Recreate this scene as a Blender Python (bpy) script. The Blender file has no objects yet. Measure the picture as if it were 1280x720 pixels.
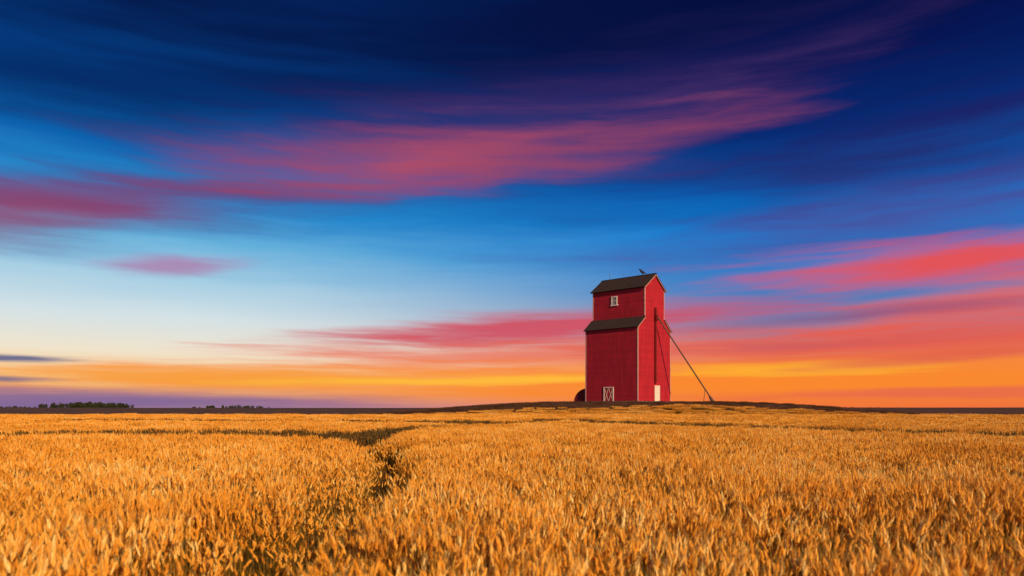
import bpy, bmesh, math, random
from mathutils import Vector, Matrix, noise, Euler
random.seed(7)
scene = bpy.context.scene
scene.view_settings.view_transform = 'Standard'
scene.view_settings.look = 'None'
scene.view_settings.exposure = 0

def lin(c):
    c = c/255.0
    return c/12.92 if c <= 0.04045 else ((c+0.055)/1.055)**2.4
def srgb(r, g, b): return (lin(r), lin(g), lin(b), 1.0)
def sm(a, b, v):
    t = max(0.0, min(1.0, (v-a)/(b-a)))
    return t*t*(3-2*t)

# ------------------------------------------------------------------ camera
EYE = 2.0
cam = bpy.data.cameras.new("camera")
cam.sensor_width = 36; cam.lens = 24.0
cam.shift_y = 0.118
cam.clip_start = 0.1; cam.clip_end = 12000
cam.dof.use_dof = True; cam.dof.focus_distance = 80.0; cam.dof.aperture_fstop = 2.0
co = bpy.data.objects.new("camera", cam)
co.location = (0, 0, EYE); co.rotation_euler = (math.radians(90), 0, 0)
scene.collection.objects.link(co); scene.camera = co

# ------------------------------------------------------------------ world sky
world = bpy.data.worlds.new("World"); scene.world = world
world.use_nodes = True
try:
    world.cycles.sampling_method = 'MANUAL'; world.cycles.sample_map_resolution = 256
except Exception: pass
nt = world.node_tree; nt.nodes.clear()
N = nt.nodes; L = nt.links
def math_n(op, a, b=None, c=None, clamp=False):
    n = N.new('ShaderNodeMath'); n.operation = op; n.use_clamp = clamp
    for i, v in enumerate((a, b, c)):
        if v is None: continue
        if isinstance(v, (int, float)): n.inputs[i].default_value = v
        else: L.new(v, n.inputs[i])
    return n.outputs[0]
def mapping(vec, loc=(0,0,0), rot=0, scale=(1,1,1), typ='POINT'):
    n = N.new('ShaderNodeMapping'); n.vector_type = typ
    n.inputs['Location'].default_value = loc
    n.inputs['Rotation'].default_value = (0, 0, rot)
    n.inputs['Scale'].default_value = scale
    L.new(vec, n.inputs['Vector']); return n.outputs[0]
def noise_n(vec, scale, detail=5, rough=0.55, dist=0.0):
    n = N.new('ShaderNodeTexNoise'); n.inputs['Scale'].default_value = scale
    n.inputs['Detail'].default_value = detail; n.inputs['Roughness'].default_value = rough
    n.inputs['Distortion'].default_value = dist
    L.new(vec, n.inputs['Vector']); return n
def maprange(v, a, b, c=0, d=1, smooth=True):
    n = N.new('ShaderNodeMapRange'); n.interpolation_type = 'SMOOTHSTEP' if smooth else 'LINEAR'
    n.inputs['From Min'].default_value = a; n.inputs['From Max'].default_value = b
    n.inputs['To Min'].default_value = c; n.inputs['To Max'].default_value = d
    L.new(v, n.inputs['Value']); return n.outputs[0]
def mixc(f, a, b):
    n = N.new('ShaderNodeMix'); n.data_type = 'RGBA'
    if isinstance(f, (int, float)): n.inputs[0].default_value = f
    else: L.new(f, n.inputs[0])
    for i, v in ((6, a), (7, b)):
        if isinstance(v, tuple): n.inputs[i].default_value = v
        else: L.new(v, n.inputs[i])
    return n.outputs[2]
def ramp(v, stops):
    n = N.new('ShaderNodeValToRGB'); cr = n.color_ramp
    while len(cr.elements) < len(stops): cr.elements.new(0.5)
    for e, (p, c) in zip(cr.elements, stops):
        e.position = p; e.color = srgb(*c)
    L.new(v, n.inputs[0]); return n.outputs[0]

tc = N.new('ShaderNodeTexCoord')
sep = N.new('ShaderNodeSeparateXYZ'); L.new(tc.outputs['Generated'], sep.inputs[0])
X, Y, Z = sep.outputs
az = math_n('ARCTAN2', X, Y)
r = math_n('SQRT', math_n('ADD', math_n('MULTIPLY', X, X), math_n('MULTIPLY', Y, Y)))
el = math_n('DIVIDE', Z, math_n('MAXIMUM', r, 0.05))
comb = N.new('ShaderNodeCombineXYZ'); L.new(az, comb.inputs[0]); L.new(el, comb.inputs[1])
P = comb.outputs[0]
# streaky distortion (long-exposure clouds drawn out by wind)
dn = noise_n(mapping(P, rot=math.radians(-5), scale=(2.0, 9, 1)), 1.0, 4, 0.55)
sub = N.new('ShaderNodeVectorMath'); sub.operation = 'SUBTRACT'
L.new(dn.outputs['Color'], sub.inputs[0]); sub.inputs[1].default_value = (0.5, 0.5, 0.5)
mul = N.new('ShaderNodeVectorMath'); mul.operation = 'MULTIPLY'
L.new(sub.outputs[0], mul.inputs[0])
amp = N.new('ShaderNodeCombineXYZ'); L.new(maprange(el, 0, 0.4, 0.18, 0.30, False), amp.inputs[0])
L.new(maprange(el, 0.0, 0.3, 0.012, 0.050, False), amp.inputs[1])
L.new(amp.outputs[0], mul.inputs[1])
add = N.new('ShaderNodeVectorMath'); add.operation = 'ADD'
L.new(P, add.inputs[0]); L.new(mul.outputs[0], add.inputs[1])
PD = add.outputs[0]
nhi = noise_n(mapping(PD, rot=math.radians(-8), scale=(2.4, 26, 1)), 1.0, 6, 0.58).outputs[0]
nlo = noise_n(mapping(PD, rot=math.radians(-1.5), scale=(3.4, 66, 1)), 1.0, 6, 0.58).outputs[0]
nsel = maprange(el, 0.08, 0.2)
nm = N.new('ShaderNodeMix'); nm.data_type = 'FLOAT'
L.new(nsel, nm.inputs[0]); L.new(nlo, nm.inputs[2]); L.new(nhi, nm.inputs[3])
STREAK = nm.outputs[0]

elg = math_n('ADD', el, math_n('MULTIPLY', math_n('SUBTRACT', nhi, 0.5), maprange(el, 0.05, 0.3, 0.0, 0.08)))
f = math_n('DIVIDE', elg, 0.6, clamp=True)
def st(l): return [(t/0.6, c) for t, c in l]
left = ramp(f, st([(0, (200,150,150)), (.02, (238,165,105)), (.045, (248,200,135)), (.075, (240,228,204)),
    (.12, (212,226,230)), (.165, (170,208,228)), (.215, (104,178,220)), (.27, (40,140,206)),
    (.33, (14,98,174)), (.41, (5,60,128)), (.54, (4,36,92))]))
right = ramp(f, st([(0, (238,112,62)), (.03, (250,138,48)), (.06, (246,136,62)), (.09, (206,112,108)),
    (.13, (104,124,176)), (.18, (46,122,196)), (.235, (14,120,204)), (.30, (8,82,166)),
    (.37, (8,42,114)), (.46, (6,22,84)), (.6, (3,14,66))]))
col = mixc(maprange(az, -0.45, 0.4), left, right)
# u,w are slopes of the cloud's direction (east/north, up/north)
def cloud(u, w, ru, rw, rot, c, op, a=0.75, soft=1.0):
    global col
    azc = math.atan(u); k = math.cos(azc)
    m = mapping(PD, loc=(azc, w*k, 0), rot=math.radians(rot), scale=(ru, rw, 1), typ='TEXTURE')
    ln = N.new('ShaderNodeVectorMath'); ln.operation = 'LENGTH'; L.new(m, ln.inputs[0])
    v = math_n('SUBTRACT', 1.12, ln.outputs['Value'])
    v = math_n('ADD', v, math_n('MULTIPLY', math_n('SUBTRACT', STREAK, 0.5), a*2.2))
    mask = maprange(v, 0.0, soft, 0, op)
    col = mixc(mask, col, srgb(*c))
cloud(.25, .57, 1.1, .11, 3, (6,16,62), .75)
cloud(-.5, .47, .5, .06, 8, (5,28,82), .5)
cloud(.10, .465, .6, .070, 8, (50,38,102), .55, .9, 1.4)
cloud(.58, .38, .5, .07, 4, (40,30,94), .65, .9, 1.4)
cloud(-.60, .305, .46, .070, 12, (84,62,124), .9, .8, 1.5)
cloud(-.70, .292, .28, .044, 13, (156,72,106), .75, .8, 1.4)
cloud(-.06, .378, .60, .084, 8, (88,56,114), .9, .9, 1.5)
cloud(-.13, .364, .40, .054, 6, (184,80,102), .95, .9, 1.4)
cloud(.16, .392, .34, .040, 7, (152,68,100), .75, .9, 1.4)
cloud(.50, .275, .46, .065, 3, (82,66,140), .7, 1.0, 1.4)
cloud(.62, .212, .32, .038, -2, (226,84,90), 1.0, 1.1, 1.1)
cloud(.68, .152, .32, .036, 8, (234,102,86), .9, 1.2, 1.2)
cloud(.52, .135, .30, .012, 2, (110,78,130), .6, 1.0, 1.2)
cloud(-.50, .213, .12, .018, 8, (176,116,166), .75, .9)
cloud(.05, .118, .42, .036, 4, (208,80,98), .95, .9)
cloud(.50, .095, .46, .036, 0, (230,92,76), .85, 1.1, 1.1)
cloud(.30, .088, .35, .010, 1, (176,84,104), .6, 1.2, 1.2)
cloud(.00, .078, .48, .024, 1, (236,112,88), .75)
cloud(.15, .040, .95, .038, 0, (250,136,46), .88)
cloud(-.36, .044, .42, .018, 0, (248,158,62), .9)
cloud(-.05, .042, .32, .010, 1, (255,192,62), .85, 1.0)
cloud(.40, .060, .28, .012, 0, (255,178,50), .85, 1.1)
cloud(.62, .074, .22, .010, 2, (222,92,76), .65, 1.1)
cloud(.60, .022, .40, .010, 0, (228,98,78), .7, 1.1)
cloud(-.65, .010, .55, .024, 0, (128,102,150), .95, 0.5)
cloud(-.73, .076, .10, .006, 0, (80,92,140), .9)
cloud(-.74, .045, .09, .006, 0, (98,96,140), .8)
bg = N.new('ShaderNodeBackground'); bg.inputs['Strength'].default_value = 1.0
L.new(col, bg.inputs[0])
wo = N.new('ShaderNodeOutputWorld'); L.new(bg.outputs[0], wo.inputs[0])

# ------------------------------------------------------------------ sun
sun = bpy.data.lights.new("sun", 'SUN'); sun.energy = 5.0; sun.angle = math.radians(2)
sun.color = (1.0, 0.69, 0.36)
so = bpy.data.objects.new("sun", sun)
d = Vector((0.56, -0.80, 0.40)).normalized()     # towards the sun
so.rotation_euler = d.to_track_quat('Z', 'Y').to_euler(); so.location = d*50
scene.collection.objects.link(so)

# ------------------------------------------------------------------ materials
def new_mat(name):
    m = bpy.data.materials.new(name); m.use_nodes = True
    b = m.node_tree.nodes['Principled BSDF']; b.inputs['Roughness'].default_value = 0.85
    b.inputs['Specular IOR Level'].default_value = 0.25
    return m, m.node_tree, b
def noisy(name, c1, c2, scale, rough=0.85, bump=0.0, vscale=(1,1,1), coords='Object', c3=None):
    m, t, b = new_mat(name)
    tcn = t.nodes.new('ShaderNodeTexCoord'); mp = t.nodes.new('ShaderNodeMapping')
    mp.inputs['Scale'].default_value = vscale
    t.links.new(tcn.outputs[coords], mp.inputs[0])
    n = t.nodes.new('ShaderNodeTexNoise'); n.inputs['Scale'].default_value = scale
    n.inputs['Detail'].default_value = 8; n.inputs['Roughness'].default_value = 0.65
    t.links.new(mp.outputs[0], n.inputs['Vector'])
    cr = t.nodes.new('ShaderNodeValToRGB')
    cr.color_ramp.elements[0].position = 0.32; cr.color_ramp.elements[1].position = 0.68
    cr.color_ramp.elements[0].color = (*c1, 1); cr.color_ramp.elements[1].color = (*c2, 1)
    t.links.new(n.outputs[0], cr.inputs[0]); t.links.new(cr.outputs[0], b.inputs['Base Color'])
    b.inputs['Roughness'].default_value = rough
    if bump:
        bp = t.nodes.new('ShaderNodeBump'); bp.inputs['Strength'].default_value = bump
        bp.inputs['Distance'].default_value = 0.05
        t.links.new(n.outputs[0], bp.inputs['Height']); t.links.new(bp.outputs[0], b.inputs['Normal'])
    return m

def wood_red():
    m, t, b = new_mat("red_painted_siding")
    nd, lk = t.nodes, t.links
    tcn = nd.new('ShaderNodeTexCoord')
    s = nd.new('ShaderNodeSeparateXYZ'); lk.new(tcn.outputs['Object'], s.inputs[0])
    mu = nd.new('ShaderNodeMath'); mu.operation = 'MULTIPLY'; mu.inputs[1].default_value = 1/0.22
    lk.new(s.outputs[2], mu.inputs[0])
    fr = nd.new('ShaderNodeMath'); fr.operation = 'FRACT'; lk.new(mu.outputs[0], fr.inputs[0])
    fl = nd.new('ShaderNodeMath'); fl.operation = 'FLOOR'; lk.new(mu.outputs[0], fl.inputs[0])
    wn = nd.new('ShaderNodeTexWhiteNoise'); wn.noise_dimensions = '1D'; lk.new(fl.outputs[0], wn.inputs['W'])
    mp = nd.new('ShaderNodeMapping'); mp.inputs['Scale'].default_value = (1.6, 1.6, .16)
    lk.new(tcn.outputs['Object'], mp.inputs[0])
    n = nd.new('ShaderNodeTexNoise'); n.inputs['Scale'].default_value = 1.3; n.inputs['Detail'].default_value = 9
    n.inputs['Roughness'].default_value = .7
    lk.new(mp.outputs[0], n.inputs['Vector'])
    ad = nd.new('ShaderNodeMath'); ad.operation = 'MULTIPLY_ADD'; ad.inputs[1].default_value = .14
    lk.new(wn.outputs[0], ad.inputs[0]); lk.new(n.outputs[0], ad.inputs[2])
    cr = nd.new('ShaderNodeValToRGB'); e = cr.color_ramp.elements
    e[0].position = .36; e[0].color = (.27, .010, .024, 1)
    e[1].position = .80; e[1].color = (.50, .018, .040, 1)
    lk.new(ad.outputs[0], cr.inputs[0]); lk.new(cr.outputs[0], b.inputs['Base Color'])
    bp = nd.new('ShaderNodeBump'); bp.inputs['Strength'].default_value = .7; bp.inputs['Distance'].default_value = .03
    lk.new(fr.outputs[0], bp.inputs['Height']); lk.new(bp.outputs[0], b.inputs['Normal'])
    b.inputs['Roughness'].default_value = .75
    return m
M_RED = wood_red()
M_DKRED = noisy("dark_red_paint", (.12,.008,.012), (.22,.014,.02), 2.0, .8, .2)
M_WHITE = noisy("white_paint", (.55,.5,.5), (.8,.76,.74), 3.0, .7)
M_TRIM = noisy("weathered_trim_paint", (.42,.22,.23), (.60,.38,.38), 1.5, .8)
M_ROOF = noisy("dark_shingles", (.02,.014,.016), (.06,.036,.036), 3.0, .95, .5, (1,1,3))
M_METAL = noisy("weathered_metal", (.07,.04,.04), (.14,.09,.08), 4.0, .5)
M_GLASS = noisy("dusty_glass", (.20,.15,.17), (.32,.26,.28), 1.0, .2)
M_CONC = noisy("concrete", (.18,.15,.13), (.3,.27,.24), 2.0, .9, .3)
M_BLACK = noisy("black_feathers", (.01,.01,.012), (.03,.03,.035), 6.0, .7)

# ------------------------------------------------------------------ ground
def height(x, y):
    rr = math.hypot(x, y)
    h = 0.16*sm(28, 100, rr)
    mx = 1-sm(11, 66, abs(x-22)); my = 1-sm(10.5, 24, abs(y-122.5))
    h += (3.08-0.16)*mx*my
    h += 0.10*noise.noise(Vector((x*.05, y*.05, 0)))*sm(10, 60, rr)*(1-mx*my)
    h += 2.35*sm(125, 300, rr)*(1-.5*sm(500, 1200, rr))*(1-my*mx)
    if rr > 200: h += (noise.noise(Vector((x*.004, y*.004, 3))))*0.8*sm(200, 500, rr)
    return h
def axis(lo, hi, step, far):
    a = []; v = lo
    while v <= hi: a.append(v); v += step
    s = step; v = hi
    while v < far: s *= 1.16; v += s; a.append(v)
    s = step; v = lo; pre = []
    while v > -far: s *= 1.16; v -= s; pre.append(v)
    return pre[::-1]+a
xs = axis(-90, 110, 2.0, 6000); ys = axis(-16, 160, 2.0, 6000)
verts = [(x, y, height(x, y)) for y in ys for x in xs]
nx = len(xs)
faces = [(j*nx+i, j*nx+i+1, (j+1)*nx+i+1, (j+1)*nx+i) for j in range(len(ys)-1) for i in range(nx-1)]
me = bpy.data.meshes.new("ground"); me.from_pydata(verts, [], faces)
for p in me.polygons: p.use_smooth = True
g = bpy.data.objects.new("ground", me); scene.collection.objects.link(g)
m = noisy("field_soil", (.05,.022,.014), (.12,.055,.03), .12, .95, .6)
me.materials.append(m)

# ------------------------------------------------------------------ wheat
def wheat_mat(name, stops, transl=.3):
    m, t, b = new_mat(name); nd, lk = t.nodes, t.links
    at = nd.new('ShaderNodeAttribute'); at.attribute_name = 'tint'
    oi = nd.new('ShaderNodeObjectInfo')
    md = nd.new('ShaderNodeMath'); md.operation = 'MULTIPLY_ADD'; md.inputs[1].default_value = .40
    lk.new(oi.outputs['Random'], md.inputs[0]); lk.new(at.outputs['Fac'], md.inputs[2])
    # slow variation of ripeness over the field
    ns = nd.new('ShaderNodeTexNoise'); ns.inputs['Scale'].default_value = .22; ns.inputs['Detail'].default_value = 2
    lk.new(oi.outputs['Location'], ns.inputs['Vector'])
    m2 = nd.new('ShaderNodeMath'); m2.operation = 'MULTIPLY_ADD'; m2.inputs[1].default_value = 1.0
    lk.new(ns.outputs[0], m2.inputs[0]); lk.new(md.outputs[0], m2.inputs[2])
    sb = nd.new('ShaderNodeMath'); sb.operation = 'SUBTRACT'; sb.inputs[1].default_value = .72; sb.use_clamp = True
    lk.new(m2.outputs[0], sb.inputs[0])
    cr = nd.new('ShaderNodeValToRGB')
    while len(cr.color_ramp.elements) < len(stops): cr.color_ramp.elements.new(.5)
    for e, (p, c) in zip(cr.color_ramp.elements, stops): e.position = p; e.color = (*c, 1)
    lk.new(sb.outputs[0], cr.inputs[0]); lk.new(cr.outputs[0], b.inputs['Base Color'])
    b.inputs['Roughness'].default_value = .6
    tr = nd.new('ShaderNodeBsdfTranslucent'); lk.new(cr.outputs[0], tr.inputs[0])
    mx = nd.new('ShaderNodeMixShader'); mx.inputs[0].default_value = transl
    out = nd['Material Output']
    lk.new(b.outputs[0], mx.inputs[1]); lk.new(tr.outputs[0], mx.inputs[2]); lk.new(mx.outputs[0], out.inputs[0])
    return m
M_HEAD = wheat_mat("wheat_head", [(0, (.50,.19,.018)), (.4, (.88,.38,.035)), (.75, (.97,.52,.08)), (1, (.97,.74,.30))], .2)
M_STEM = wheat_mat("wheat_stem", [(0, (.07,.07,.015)), (.45, (.25,.135,.02)), (1, (.62,.33,.055))])
M_LEAF = wheat_mat("wheat_leaf", [(0, (.045,.065,.015)), (.5, (.20,.13,.02)), (1, (.62,.33,.055))], .4)
M_GRASS = wheat_mat("dry_grass_blades", [(0, (.06,.028,.015)), (.5, (.12,.055,.028)), (1, (.20,.09,.04))])
M_DKWHEAT = wheat_mat("dark_track_wheat", [(0, (.05,.05,.012)), (.5, (.14,.075,.018)), (1, (.28,.13,.03))])  # darker wheat tones, for short track plants and tall standing strips alike

def clump(name, radius, count, wmul, awns, segs, leaves, h0=.78, h1=.98, mats=None, heads=True, leafw=1.0, headw=1.0):
    V, F, MI, T = [], [], [], []
    def quadstrip(pts, widths, side, mi, tint):
        base = len(V)
        for p, w in zip(pts, widths):
            V.append(p-side*w); V.append(p+side*w); T.extend([tint, tint])
        for i in range(len(pts)-1):
            a = base+2*i; F.append((a, a+1, a+3, a+2)); MI.append(mi)
    for _ in range(count):
        a = random.uniform(0, 2*math.pi); rr = radius*math.sqrt(random.random())
        bx, by = rr*math.cos(a), rr*math.sin(a)
        H = random.uniform(h0, h1)
        la = random.uniform(0, 6.283); lean = random.uniform(.01, .10)*H
        ld = Vector((math.cos(la), math.sin(la), 0))
        tint = min(1, max(0, random.gauss(.5, .26)))
        sa = random.uniform(0, math.pi); side = Vector((math.cos(sa), math.sin(sa), 0))
        pts = []
        for i in range(segs+1):
            f = i/segs
            pts.append(Vector((bx, by, 0))+ld*lean*f*f+Vector((0, 0, H*f)))
        quadstrip(pts, [.0022*wmul]*(segs+1), side, 1, tint*.9)
        if heads:
            top = pts[-1]; hd = (pts[-1]-pts[-2]).normalized()
            hd = (hd+ld*random.uniform(.0, .45)).normalized()
            hl = random.uniform(.08, .125); hw = random.uniform(.0075, .0105)*wmul*headw
            s1 = hd.orthogonal().normalized(); s2 = hd.cross(s1)
            rings = [(0, .35), (.2, .95), (.4, .85), (.6, 1.0), (.85, .6)] if awns else [(0, .35), (.2, .95), (.55, 1.0), (.85, .6)]
            base = len(V); k = 5 if awns else 3
            for (f, w) in rings:
                for j in range(k):
                    an = 2*math.pi*j/k+f*2
                    V.append(top+hd*hl*f+(s1*math.cos(an)+s2*math.sin(an))*hw*w*(1+.3*random.uniform(-1,1))); T.append(max(0, min(1, tint+.2*random.uniform(-1, 1))))
            tip = len(V); V.append(top+hd*hl); T.append(tint)
            for q in range(len(rings)-1):
                for j in range(k):
                    F.append((base+q*k+j, base+q*k+(j+1) % k, base+(q+1)*k+(j+1) % k, base+(q+1)*k+j)); MI.append(0)
            q = len(rings)-1
            for j in range(k): F.append((base+q*k+j, base+q*k+(j+1) % k, tip)); MI.append(0)
            for j in range(awns):
                f = random.uniform(.1, .95); an = random.uniform(0, 2*math.pi)
                rd = s1*math.cos(an)+s2*math.sin(an)
                p0 = top+hd*hl*f+rd*hw*.6
                p1 = p0+(hd+rd*.30).normalized()*random.uniform(.07, .12)
                sd = rd.cross(hd)*.0010*wmul
                b0 = len(V); V.extend([p0-sd, p0+sd, p1]); t3 = min(1, tint+.3); T.extend([t3]*3)
                F.append((b0, b0+1, b0+2)); MI.append(0)
        for _l in range(leaves):
            f0 = random.uniform(.2, .66); an = random.uniform(0, 2*math.pi)
            p = Vector((bx, by, 0))+ld*lean*f0*f0+Vector((0, 0, H*f0))
            dr = Vector((math.cos(an), math.sin(an), 0)); ll = random.uniform(.12, .24)
            lp = []; up = random.uniform(.5, 1.1)
            for i in range(4):
                g_ = i/3; lp.append(p+dr*ll*g_*.65+Vector((0, 0, ll*(up*g_-1.1*g_*g_))))
            sd = Vector((-dr.y, dr.x, 0))
            lw = wmul*leafw
            quadstrip(lp, [.003*lw, .0042*lw, .003*lw, .0004], sd, 2, min(1, max(0, random.gauss(.45, .28))))
    me = bpy.data.meshes.new(name); me.from_pydata(V, [], F)
    for mm in (mats or (M_HEAD, M_STEM, M_LEAF)): me.materials.append(mm)
    me.polygons.foreach_set('material_index', MI)
    at = me.attributes.new('tint', 'FLOAT', 'POINT'); at.data.foreach_set('value', T)
    return bpy.data.objects.new(name, me)

def instancer(name, sources, pts):
    """pts: list of (x,y,z, idx, rotz, tiltx, tilty, sx, sz)"""
    coll = bpy.data.collections.new(name+"_sources")
    for o in sources: coll.objects.link(o)
    me = bpy.data.meshes.new(name); me.from_pydata([p[:3] for p in pts], [], [])
    a = me.attributes.new('idx', 'INT', 'POINT'); a.data.foreach_set('value', [p[3] for p in pts])
    a = me.attributes.new('rotv', 'FLOAT_VECTOR', 'POINT'); a.data.foreach_set('vector', [c for p in pts for c in (p[5], p[6], p[4])])
    a = me.attributes.new('sclv', 'FLOAT_VECTOR', 'POINT'); a.data.foreach_set('vector', [c for p in pts for c in (p[7], p[7], p[8])])
    ob = bpy.data.objects.new(name, me); scene.collection.objects.link(ob)
    ng = bpy.data.node_groups.new(name+"_scatter", 'GeometryNodeTree')
    ng.interface.new_socket('Geometry', in_out='INPUT', socket_type='NodeSocketGeometry')
    ng.interface.new_socket('Geometry', in_out='OUTPUT', socket_type='NodeSocketGeometry')
    n = ng.nodes; l = ng.links
    gi = n.new('NodeGroupInput'); go = n.new('NodeGroupOutput')
    ci = n.new('GeometryNodeCollectionInfo'); ci.inputs['Collection'].default_value = coll
    ci.inputs['Separate Children'].default_value = True; ci.inputs['Reset Children'].default_value = True
    ip = n.new('GeometryNodeInstanceOnPoints'); ip.inputs['Pick Instance'].default_value = True
    def attr(nm, ty):
        q = n.new('GeometryNodeInputNamedAttribute'); q.data_type = ty; q.inputs['Name'].default_value = nm
        return q.outputs[0]
    e2r = n.new('FunctionNodeEulerToRotation'); l.new(attr('rotv', 'FLOAT_VECTOR'), e2r.inputs[0])
    l.new(gi.outputs[0], ip.inputs['Points']); l.new(ci.outputs[0], ip.inputs['Instance'])
    l.new(attr('idx', 'INT'), ip.inputs['Instance Index']); l.new(e2r.outputs[0], ip.inputs['Rotation'])
    l.new(attr('sclv', 'FLOAT_VECTOR'), ip.inputs['Scale']); l.new(ip.outputs[0], go.inputs[0])
    md = ob.modifiers.new("scatter", 'NODES'); md.node_group = ng
    return ob

src = []
for i in range(6): src.append(clump("wheat_clump_%02d" % i, .17, 19, 1.0, 10, 4, 1, .70, 1.0, headw=1.25))
for i in range(4): src.append(clump("wheat_clump_%02d" % (6+i), .30, 42, 1.3, 3, 2, 1, .74, .98, leafw=.8))
for i in range(3): src.append(clump("wheat_clump_%02d" % (10+i), .85, 150, 2.4, 0, 1, 1, leafw=.8))
WM = (M_DKWHEAT, M_DKWHEAT, M_DKWHEAT)
for i in range(3): src.append(clump("wheat_clump_%02d" % (13+i), .32, 40, 1.6, 0, 2, 1, .3, .55, WM))

# (points, half-width, height factor of the plants left standing in it)
TRACKS = [
    ([(-1.45,1.0),(-1.78,3.5),(-2.12,6.4),(-2.05,10.0),(-2.6,14),(-3.5,18.5),(-5.2,23),(-8.2,26.5),(-12.5,28),(-19,27),(-28,23),(-44,16)], .70, .5),
    ([(-7.6,28.0),(-12.5,30.3),(-19,29.5),(-28,26),(-44,19)], 2.8, 1.62),
    ([(-5.4,24),(-6.5,31),(-5.5,38),(-1.5,48),(4,58),(10,66)], 1.5, 1.5),
    ([(-1.5,50),(-8,54),(-20,56),(-60,54)], 3.4, 1.62),
    ([(2.4,56),(3.3,36),(6.6,21),(7.6,12),(6.6,2)], .34, .7),
    ([(3,62),(10,48),(18,32),(27,23),(42,17)], 2.4, 1.6),
]
def catmull(pts, n=10):
    o = []; q = [pts[0]]+pts+[pts[-1]]
    for i in range(1, len(q)-2):
        for k in range(n):
            t = k/n; a, b, c, d_ = q[i-1], q[i], q[i+1], q[i+2]
            o.append(tuple(.5*((2*b[j])+(-a[j]+c[j])*t+(2*a[j]-5*b[j]+4*c[j]-d_[j])*t*t+(-a[j]+3*b[j]-3*c[j]+d_[j])*t**3) for j in (0, 1)))
    o.append(pts[-1]); return o
TR = [(catmull(p), w, hf) for p, w, hf in TRACKS]
def track(x, y):
    """distance to the nearest wheel track in track half-widths, and its plant height factor"""
    best = 99; bh = 1
    for pts, w, hf in TR:
        for i in range(len(pts)-1):
            ax, ay = pts[i]; bx, by = pts[i+1]
            if abs(ax-x) > 6 or abs(ay-y) > 6:
                if abs(bx-x) > 6 or abs(by-y) > 6: continue
            dx, dy = bx-ax, by-ay; q = dx*dx+dy*dy
            if q < 1e-9: continue
            t = max(0, min(1, ((x-ax)*dx+(y-ay)*dy)/q))
            dd = math.hypot(x-ax-dx*t, y-ay-dy*t)/w
            if dd < best: best = dd; bh = hf
            if dd < .7 and hf < 1: return dd, hf
    return best, bh
pts = []
def scatter(r0, r1, step, azmax, idx0, nvar, skip):
    y = -2.0 if r0 < 3 else r0*math.cos(azmax)-step
    while y < min(r1, 108)+step:
        xm = min(r1, 105)
        x = -xm
        while x < xm:
            px = x+random.uniform(-.5, .5)*step; py = y+random.uniform(-.5, .5)*step
            rr = math.hypot(px, py); x += step
            if rr < r0 or rr >= r1 or abs(math.atan2(px, py)) > azmax: continue
            ye = 98+7*(1-sm(12, 55, abs(px-22)))+1.5*noise.noise(Vector((px*.06, 0, 9)))
            if py > ye: continue
            tk, hf = track(px, py)
            big = noise.noise(Vector((px*.45, py*.45, 1))); huge = noise.noise(Vector((px*.07, py*.16, 4)))
            if tk < .62:
                tall = hf > 1
                nrep = max(1, int((step/.37)**2*.8)) if tall else 1
                for _ in range(nrep):
                    if tall or random.random() < .5:
                        qx = px+random.uniform(-.5, .5)*step*(nrep > 1); qy = py+random.uniform(-.5, .5)*step*(nrep > 1)
                        pts.append((qx, qy, height(qx, qy)-.01, 13+random.randrange(3), random.uniform(0, 6.28), random.gauss(0, .1 if tall else .3), random.gauss(0, .1 if tall else .3),
                                random.uniform(.8, 1.1), hf*random.uniform(.85, 1.12)))
                continue
            if random.random() < skip*(1-1.8*big): continue
            k = sm(.62, 1.25, tk)
            hh = (1+.11*big+.10*huge)*(.72+.28*k)
            pts.append((px, py, height(px, py)-.01, idx0+random.randrange(nvar), random.uniform(0, 6.283),
                        random.gauss(0, .05+.10*(1-k)), random.gauss(0.0, .05+.10*(1-k)), random.uniform(.9, 1.15), hh*random.uniform(.88, 1.07)))
        y += step
scatter(1.3, 15, .21, math.radians(62), 0, 6, .34)
scatter(15, 46, .37, math.radians(50), 6, 4, .20)
scatter(46, 150, 1.0, math.radians(48), 10, 3, .0)
instancer("wheat_field", src, pts)
print("wheat instances", len(pts))

# dry grass on the embankment
gs = [clump("grass_clump_%02d" % i, .8, 110, 3.2, 0, 2, 1, .08, .26, (M_GRASS, M_GRASS, M_GRASS), False) for i in range(3)]
gp = []
for _ in range(5200):
    x = random.uniform(-75, 105); y = random.uniform(98, 140)
    lx = (x-21.2)*.648+(y-115)*.761; ly = -(x-21.2)*.761+(y-115)*.648
    if -.6 < lx < 12.2 and -.6 < ly < 14: continue
    gp.append((x, y, height(x, y)-.02, random.randrange(3), random.uniform(0, 6.28), 0, 0, random.uniform(.7, 1.3), random.uniform(.5, 1.3)))
instancer("dry_grass", gs, gp)

# ------------------------------------------------------------------ grain elevator
BZ = 3.08
elev = bpy.data.objects.new("grain_elevator", None); scene.collection.objects.link(elev)
elev.location = (21.2, 115, BZ); elev.rotation_euler = (0, 0, math.atan2(.761, .648))
def part(name, V, F, mat, parent=elev):
    me = bpy.data.meshes.new(name); me.from_pydata(V, [], F)
    bm = bmesh.new(); bm.from_mesh(me); bmesh.ops.recalc_face_normals(bm, faces=bm.faces); bm.to_mesh(me); bm.free()
    me.materials.append(mat)
    o = bpy.data.objects.new(name, me); scene.collection.objects.link(o); o.parent = parent; return o
def boxvf(x0, x1, y0, y1, z0, z1, off=0):
    V = [(x, y, z) for z in (z0, z1) for y in (y0, y1) for x in (x0, x1)]
    F = [(0,1,3,2),(4,5,7,6),(0,1,5,4),(2,3,7,6),(0,2,6,4),(1,3,7,5)]
    return V, [tuple(i+off for i in f) for f in F]
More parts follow.
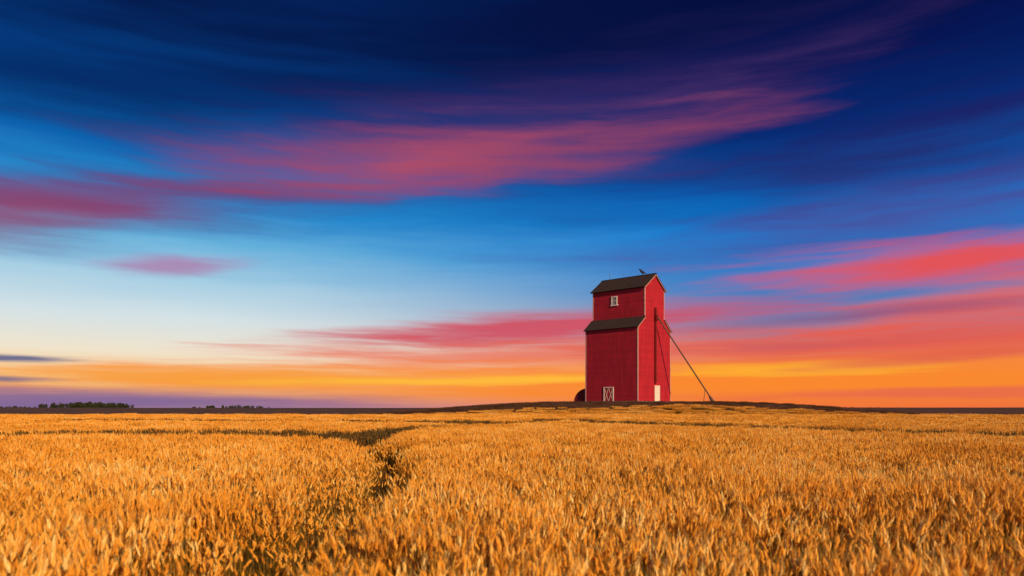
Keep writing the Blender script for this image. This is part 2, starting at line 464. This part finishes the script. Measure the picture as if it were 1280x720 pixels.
def boxes(name, bl, mat, parent=elev):
    V, F = [], []
    for b in bl:
        v, f = boxvf(*b, off=len(V)); V += v; F += f
    return part(name, V, F, mat, parent)
def prism(name, prof, y0, y1, mat):
    n = len(prof)
    V = [(x, y0, z) for x, z in prof]+[(x, y1, z) for x, z in prof]
    F = [tuple(range(n)), tuple(range(2*n-1, n-1, -1))]+[(i, (i+1) % n, (i+1) % n+n, i+n) for i in range(n)]
    return part(name, V, F, mat)
def beam(name, segs, mat, parent=elev, n=8):
    V, F = [], []
    for (a, b, ra, rb) in segs:
        a = Vector(a); b = Vector(b); dd = (b-a).normalized(); s = dd.orthogonal().normalized(); u = dd.cross(s)
        o = len(V)
        for p, rr in ((a, ra), (b, rb)):
            for k in range(n):
                an = 2*math.pi*k/n; V.append(p+(s*math.cos(an)+u*math.sin(an))*rr)
        F += [(o+k, o+(k+1) % n, o+n+(k+1) % n, o+n+k) for k in range(n)]
        F += [tuple(o+k for k in range(n)), tuple(o+n+k for k in range(n))]
    return part(name, [tuple(v) for v in V], F, mat, parent)
W, D = 11.6, 10.6
prof = [(0,.25),(W,.25),(W,12.9),(9.24,14.7),(9.24,20.0),(5.8,22.4),(2.36,20.0),(2.36,14.7),(0,12.9)]
prism("walls", prof, 0, D, M_RED)
boxes("foundation", [(-.12, W+.12, -.12, D+.12, -1.4, .25)], M_CONC)
def slab(name, p0, p1, y0, y1, th=.16):
    (x0, z0), (x1, z1) = p0, p1
    dx, dz = x1-x0, z1-z0; l = math.hypot(dx, dz); nx_, nz_ = -dz/l, dx/l
    if nz_ < 0: nx_, nz_ = -nx_, -nz_
    pr = [(x0+nx_*.03, z0+nz_*.03), (x1+nx_*.03, z1+nz_*.03), (x1+nx_*th, z1+nz_*th), (x0+nx_*th, z0+nz_*th)]
    return prism(name, pr, y0, y1, M_ROOF)
def ext(p, q, k):
    l = math.hypot(p[0]-q[0], p[1]-q[1]); return (p[0]+(p[0]-q[0])/l*k, p[1]+(p[1]-q[1])/l*k)
a, b = (2.36, 20.0), (5.8, 22.4)
slab("cupola_roof_near", ext(a, b, .5), b, -.3, D+.3)
a = (9.24, 20.0)
slab("cupola_roof_far", ext(a, b, .5), b, -.3, D+.3)
slab("shoulder_roof_near", ext((0, 12.9), (2.36, 14.7), .4), (2.33, 14.7), -.2, D+.2)
slab("shoulder_roof_far", ext((W, 12.9), (9.24, 14.7), .4), (9.27, 14.7), -.2, D+.2)
boxes("ridge_cap", [(5.65, 5.95, -.32, D+.32, 22.52, 22.64)], M_ROOF)
tw = .13
cb = []
for x0, z0, z1 in ((0, .25, 12.85), (W, .25, 12.85)):
    s = -1 if x0 == 0 else 1
    for (y0, y1) in ((-.04, tw), (D-tw, D+.04)):
        cb.append((min(x0, x0+s*.04), max(x0, x0+s*.04), y0, y1, z0, z1))
    xa, xb = (0.0, tw) if s < 0 else (W-tw, W)
    cb.append((xa, xb, -.041, -.001, z0, z1)); cb.append((xa, xb, D+.001, D+.041, z0, z1))
for x0, s in ((2.36, -1), (9.24, 1)):
    for (y0, y1) in ((-.04, tw), (D-tw, D+.04)):
        cb.append((min(x0, x0+s*.04), max(x0, x0+s*.04), y0, y1, 15.0, 19.8))
    xa, xb = (2.36, 2.36+tw) if s < 0 else (9.24-tw, 9.24)
    cb.append((xa, xb, -.041, -.001, 14.8, 19.95))
boxes("corner_boards", cb, M_TRIM)
def rake(name, p0, p1, y0, y1, drop=.13):
    (x0, z0), (x1, z1) = p0, p1
    return prism(name, [(x0, z0-drop), (x1, z1-drop), (x1, z1), (x0, z0)], y0, y1, M_TRIM)
for i, (p0, p1) in enumerate((((1.95, 19.71), (5.8, 22.4)), ((5.8, 22.4), (9.65, 19.71)), ((-.3, 12.67), (2.36, 14.7)), ((9.24, 14.7), (W+.3, 12.67)))):
    rake("rake_board_%d" % i, p0, p1, -.19 if i > 1 else -.29, -.14 if i > 1 else -.23)
def door(name, axis_, c, w, h, z0=.25, cross=True):
    e = bpy.data.objects.new(name, None); scene.collection.objects.link(e); e.parent = elev
    def bx(u0, u1, z0_, z1_, d0, d1):
        return (-d1, -d0, u0, u1, z0_, z1_) if axis_ == 'x' else (u0, u1, -d1, -d0, z0_, z1_)
    fr = .16
    boxes("frame", [bx(c-w/2-fr, c-w/2, z0, z0+h, .01, .11), bx(c+w/2, c+w/2+fr, z0, z0+h, .01, .11),
                    bx(c-w/2-fr, c+w/2+fr, z0+h+.001, z0+h+fr, .01, .12)], M_WHITE, e)
    boxes("leaf", [bx(c-w/2+.01, c-.01, z0, z0+h-.01, .012, .05), bx(c+.01, c+w/2-.01, z0, z0+h-.01, .012, .05)], M_RED if cross else M_WHITE, e)
    if cross:
        V, F = [], []
        for sgn in (-1, 1):
            ua, ub = (c-w/2+.05, c-.05) if sgn < 0 else (c+.05, c+w/2-.05)
            for (za, zb) in ((z0+.1, z0+h-.15), (z0+h-.15, z0+.1)):
                o = len(V); t_ = .16; dep = .055 if za < zb else .062
                for dd in (.051, dep+.03):
                    for (u, z) in ((ua, za-t_/2), (ub, zb-t_/2), (ub, zb+t_/2), (ua, za+t_/2)):
                        V.append((-dd, u, z) if axis_ == 'x' else (u, -dd, z))
                F += [(o, o+1, o+2, o+3), (o+4, o+5, o+6, o+7), (o, o+1, o+5, o+4), (o+1, o+2, o+6, o+5), (o+2, o+3, o+7, o+6), (o+3, o, o+4, o+7)]
        part("braces", V, F, M_WHITE, e)
door("drive_door", 'x', 5.75, 1.7, 2.3)
door("end_door", 'y', 6.6, 1.5, 2.6, cross=False)
boxes("window_frame", [(2.24, 2.35, 5.45, 5.66, 17.3, 18.8), (2.24, 2.35, 6.46, 6.67, 17.3, 18.8), (2.23, 2.352, 5.661, 6.459, 18.6, 18.8),
       (2.2, 2.352, 5.3, 6.8, 17.12, 17.299), (2.25, 2.35, 5.661, 6.459, 17.95, 18.05)], M_WHITE)
boxes("window_glass", [(2.31, 2.345, 5.67, 6.45, 17.31, 17.94), (2.31, 2.345, 5.67, 6.45, 18.06, 18.59)], M_GLASS)
boxes("leg_casing", [(5.55, 6.0, -.36, -.001, 3.4, 16.6)], M_DKRED)
boxes("spout_head", [(5.45, 6.1, -.6, -.361, 14.4, 15.3)], M_DKRED)
beam("grain_spout", [((5.8, -.6, 14.9), (11.3, -7.8, .9), .13, .13), ((11.2, -7.65, 1.15), (11.75, -8.3, -.25), .2, .42)], M_METAL)
beam("spout_support", [((10.4, -6.9, -.4), (10.75, -7.05, 2.35), .06, .05)], M_METAL)
beam("lightning_rods", [((5.8, 9.2, 22.5), (5.8, 9.2, 24.0), .035, .02), ((5.8, 6.2, 22.5), (5.8, 6.2, 23.3), .03, .02)], M_METAL)
V = []; F = []
prof2 = [(D+.02, -.8)]+[(D+.02+2.9*math.sin(an), 2.6*math.cos(an)) for an in [math.radians(q) for q in range(0, 91, 10)]]+[(D+2.92, -.8)]
n = len(prof2)
for x in (.5, 6.5):
    V += [(x, y, z) for y, z in prof2]
F = [tuple(range(n)), tuple(range(2*n-1, n-1, -1))]+[(i, (i+1) % n, (i+1) % n+n, i+n) for i in range(n)]
part("lean_to_shed", V, F, M_DKRED)

# bird on the ridge
def skinned(name, nodes, edges, mat, loc, rotz, scl=1):
    me = bpy.data.meshes.new(name); me.from_pydata([Vector(p)*scl for p, _ in nodes], edges, [])
    o = bpy.data.objects.new(name, me); scene.collection.objects.link(o)
    sk = o.modifiers.new("skin", 'SKIN')
    for i, (_, rr) in enumerate(nodes):
        me.skin_vertices[0].data[i].radius = (rr[0]*scl, rr[1]*scl)
    me.skin_vertices[0].data[0].use_root = True
    ss = o.modifiers.new("sub", 'SUBSURF'); ss.levels = 2; ss.render_levels = 2
    me.materials.append(mat); o.location = loc; o.rotation_euler = (0, 0, rotz); return o
R = Matrix.Rotation(math.atan2(.761, .648), 4, 'Z')
bl = Vector((21.2, 115, BZ))+R.to_3x3() @ Vector((5.8, 2.4, 22.64))
nodes = [((0,0,.30),(.15,.16)), ((.14,0,.40),(.13,.14)), ((.22,0,.52),(.085,.085)), ((.28,0,.60),(.085,.08)), ((.36,0,.60),(.03,.03)), ((.44,0,.58),(.01,.01)),
         ((-.18,0,.22),(.10,.09)), ((-.34,0,.14),(.07,.025)), ((-.46,0,.08),(.06,.015)),
         ((.02,.06,.15),(.025,.025)), ((.03,.06,0.0),(.018,.018)), ((.02,-.06,.15),(.025,.025)), ((.03,-.06,0.0),(.018,.018))]
skinned("crow", nodes, [(0,1),(1,2),(2,3),(3,4),(4,5),(0,6),(6,7),(7,8),(0,9),(9,10),(0,11),(11,12)], M_BLACK, bl, math.radians(170), 1.7)

# ------------------------------------------------------------------ distant tree belts
M_FOL = noisy("dark_foliage", (.012,.02,.012), (.05,.06,.025), .35, .95)
def belt(name, x0, x1, y0, hmin, hmax, n):
    V, F = [], []
    for _ in range(n):
        cx = random.uniform(x0, x1); cy = y0+random.uniform(-12, 12)
        env = .45+.55*abs(math.sin((cx-x0)/(x1-x0)*math.pi))**.5
        H = random.uniform(hmin, hmax)*env; gz = height(cx, cy); wd = H*random.uniform(.28, .5)
        o = len(V)
        tr_ = .04*H
        V += [(cx-tr_, cy, gz-.5), (cx+tr_, cy, gz-.5), (cx+tr_*.5, cy, gz+H*.6), (cx-tr_*.5, cy, gz+H*.6)]; F.append((o, o+1, o+2, o+3))
        for _k in range(110):
            v = Vector((random.gauss(0, 1), random.gauss(0, 1), random.gauss(0, 1))).normalized()*random.random()**.45
            c = Vector((cx+v.x*wd, cy+v.y*wd, gz+H*.5+v.z*H*.5)); s = H*random.uniform(.05, .10)
            q = Euler((random.random()*6, random.random()*6, random.random()*6)).to_matrix()
            o = len(V)
            for cc in ((-s, -s*.6, 0), (s, -s*.7, 0), (s*.7, s*.8, 0), (-s*.6, s, 0)): V.append(tuple(c+q @ Vector(cc)))
            F.append((o, o+1, o+2, o+3))
    me = bpy.data.meshes.new(name); me.from_pydata(V, [], F); me.materials.append(M_FOL)
    o = bpy.data.objects.new(name, me); scene.collection.objects.link(o)
belt("distant_trees", -412, -335, 600, 4.0, 6.5, 90)
belt("distant_trees", -480, -430, 620, 1.5, 3.0, 40)
belt("distant_trees", -330, -250, 700, 2.2, 4.2, 50)
belt("distant_trees", 330, 520, 800, 1.4, 2.4, 45)
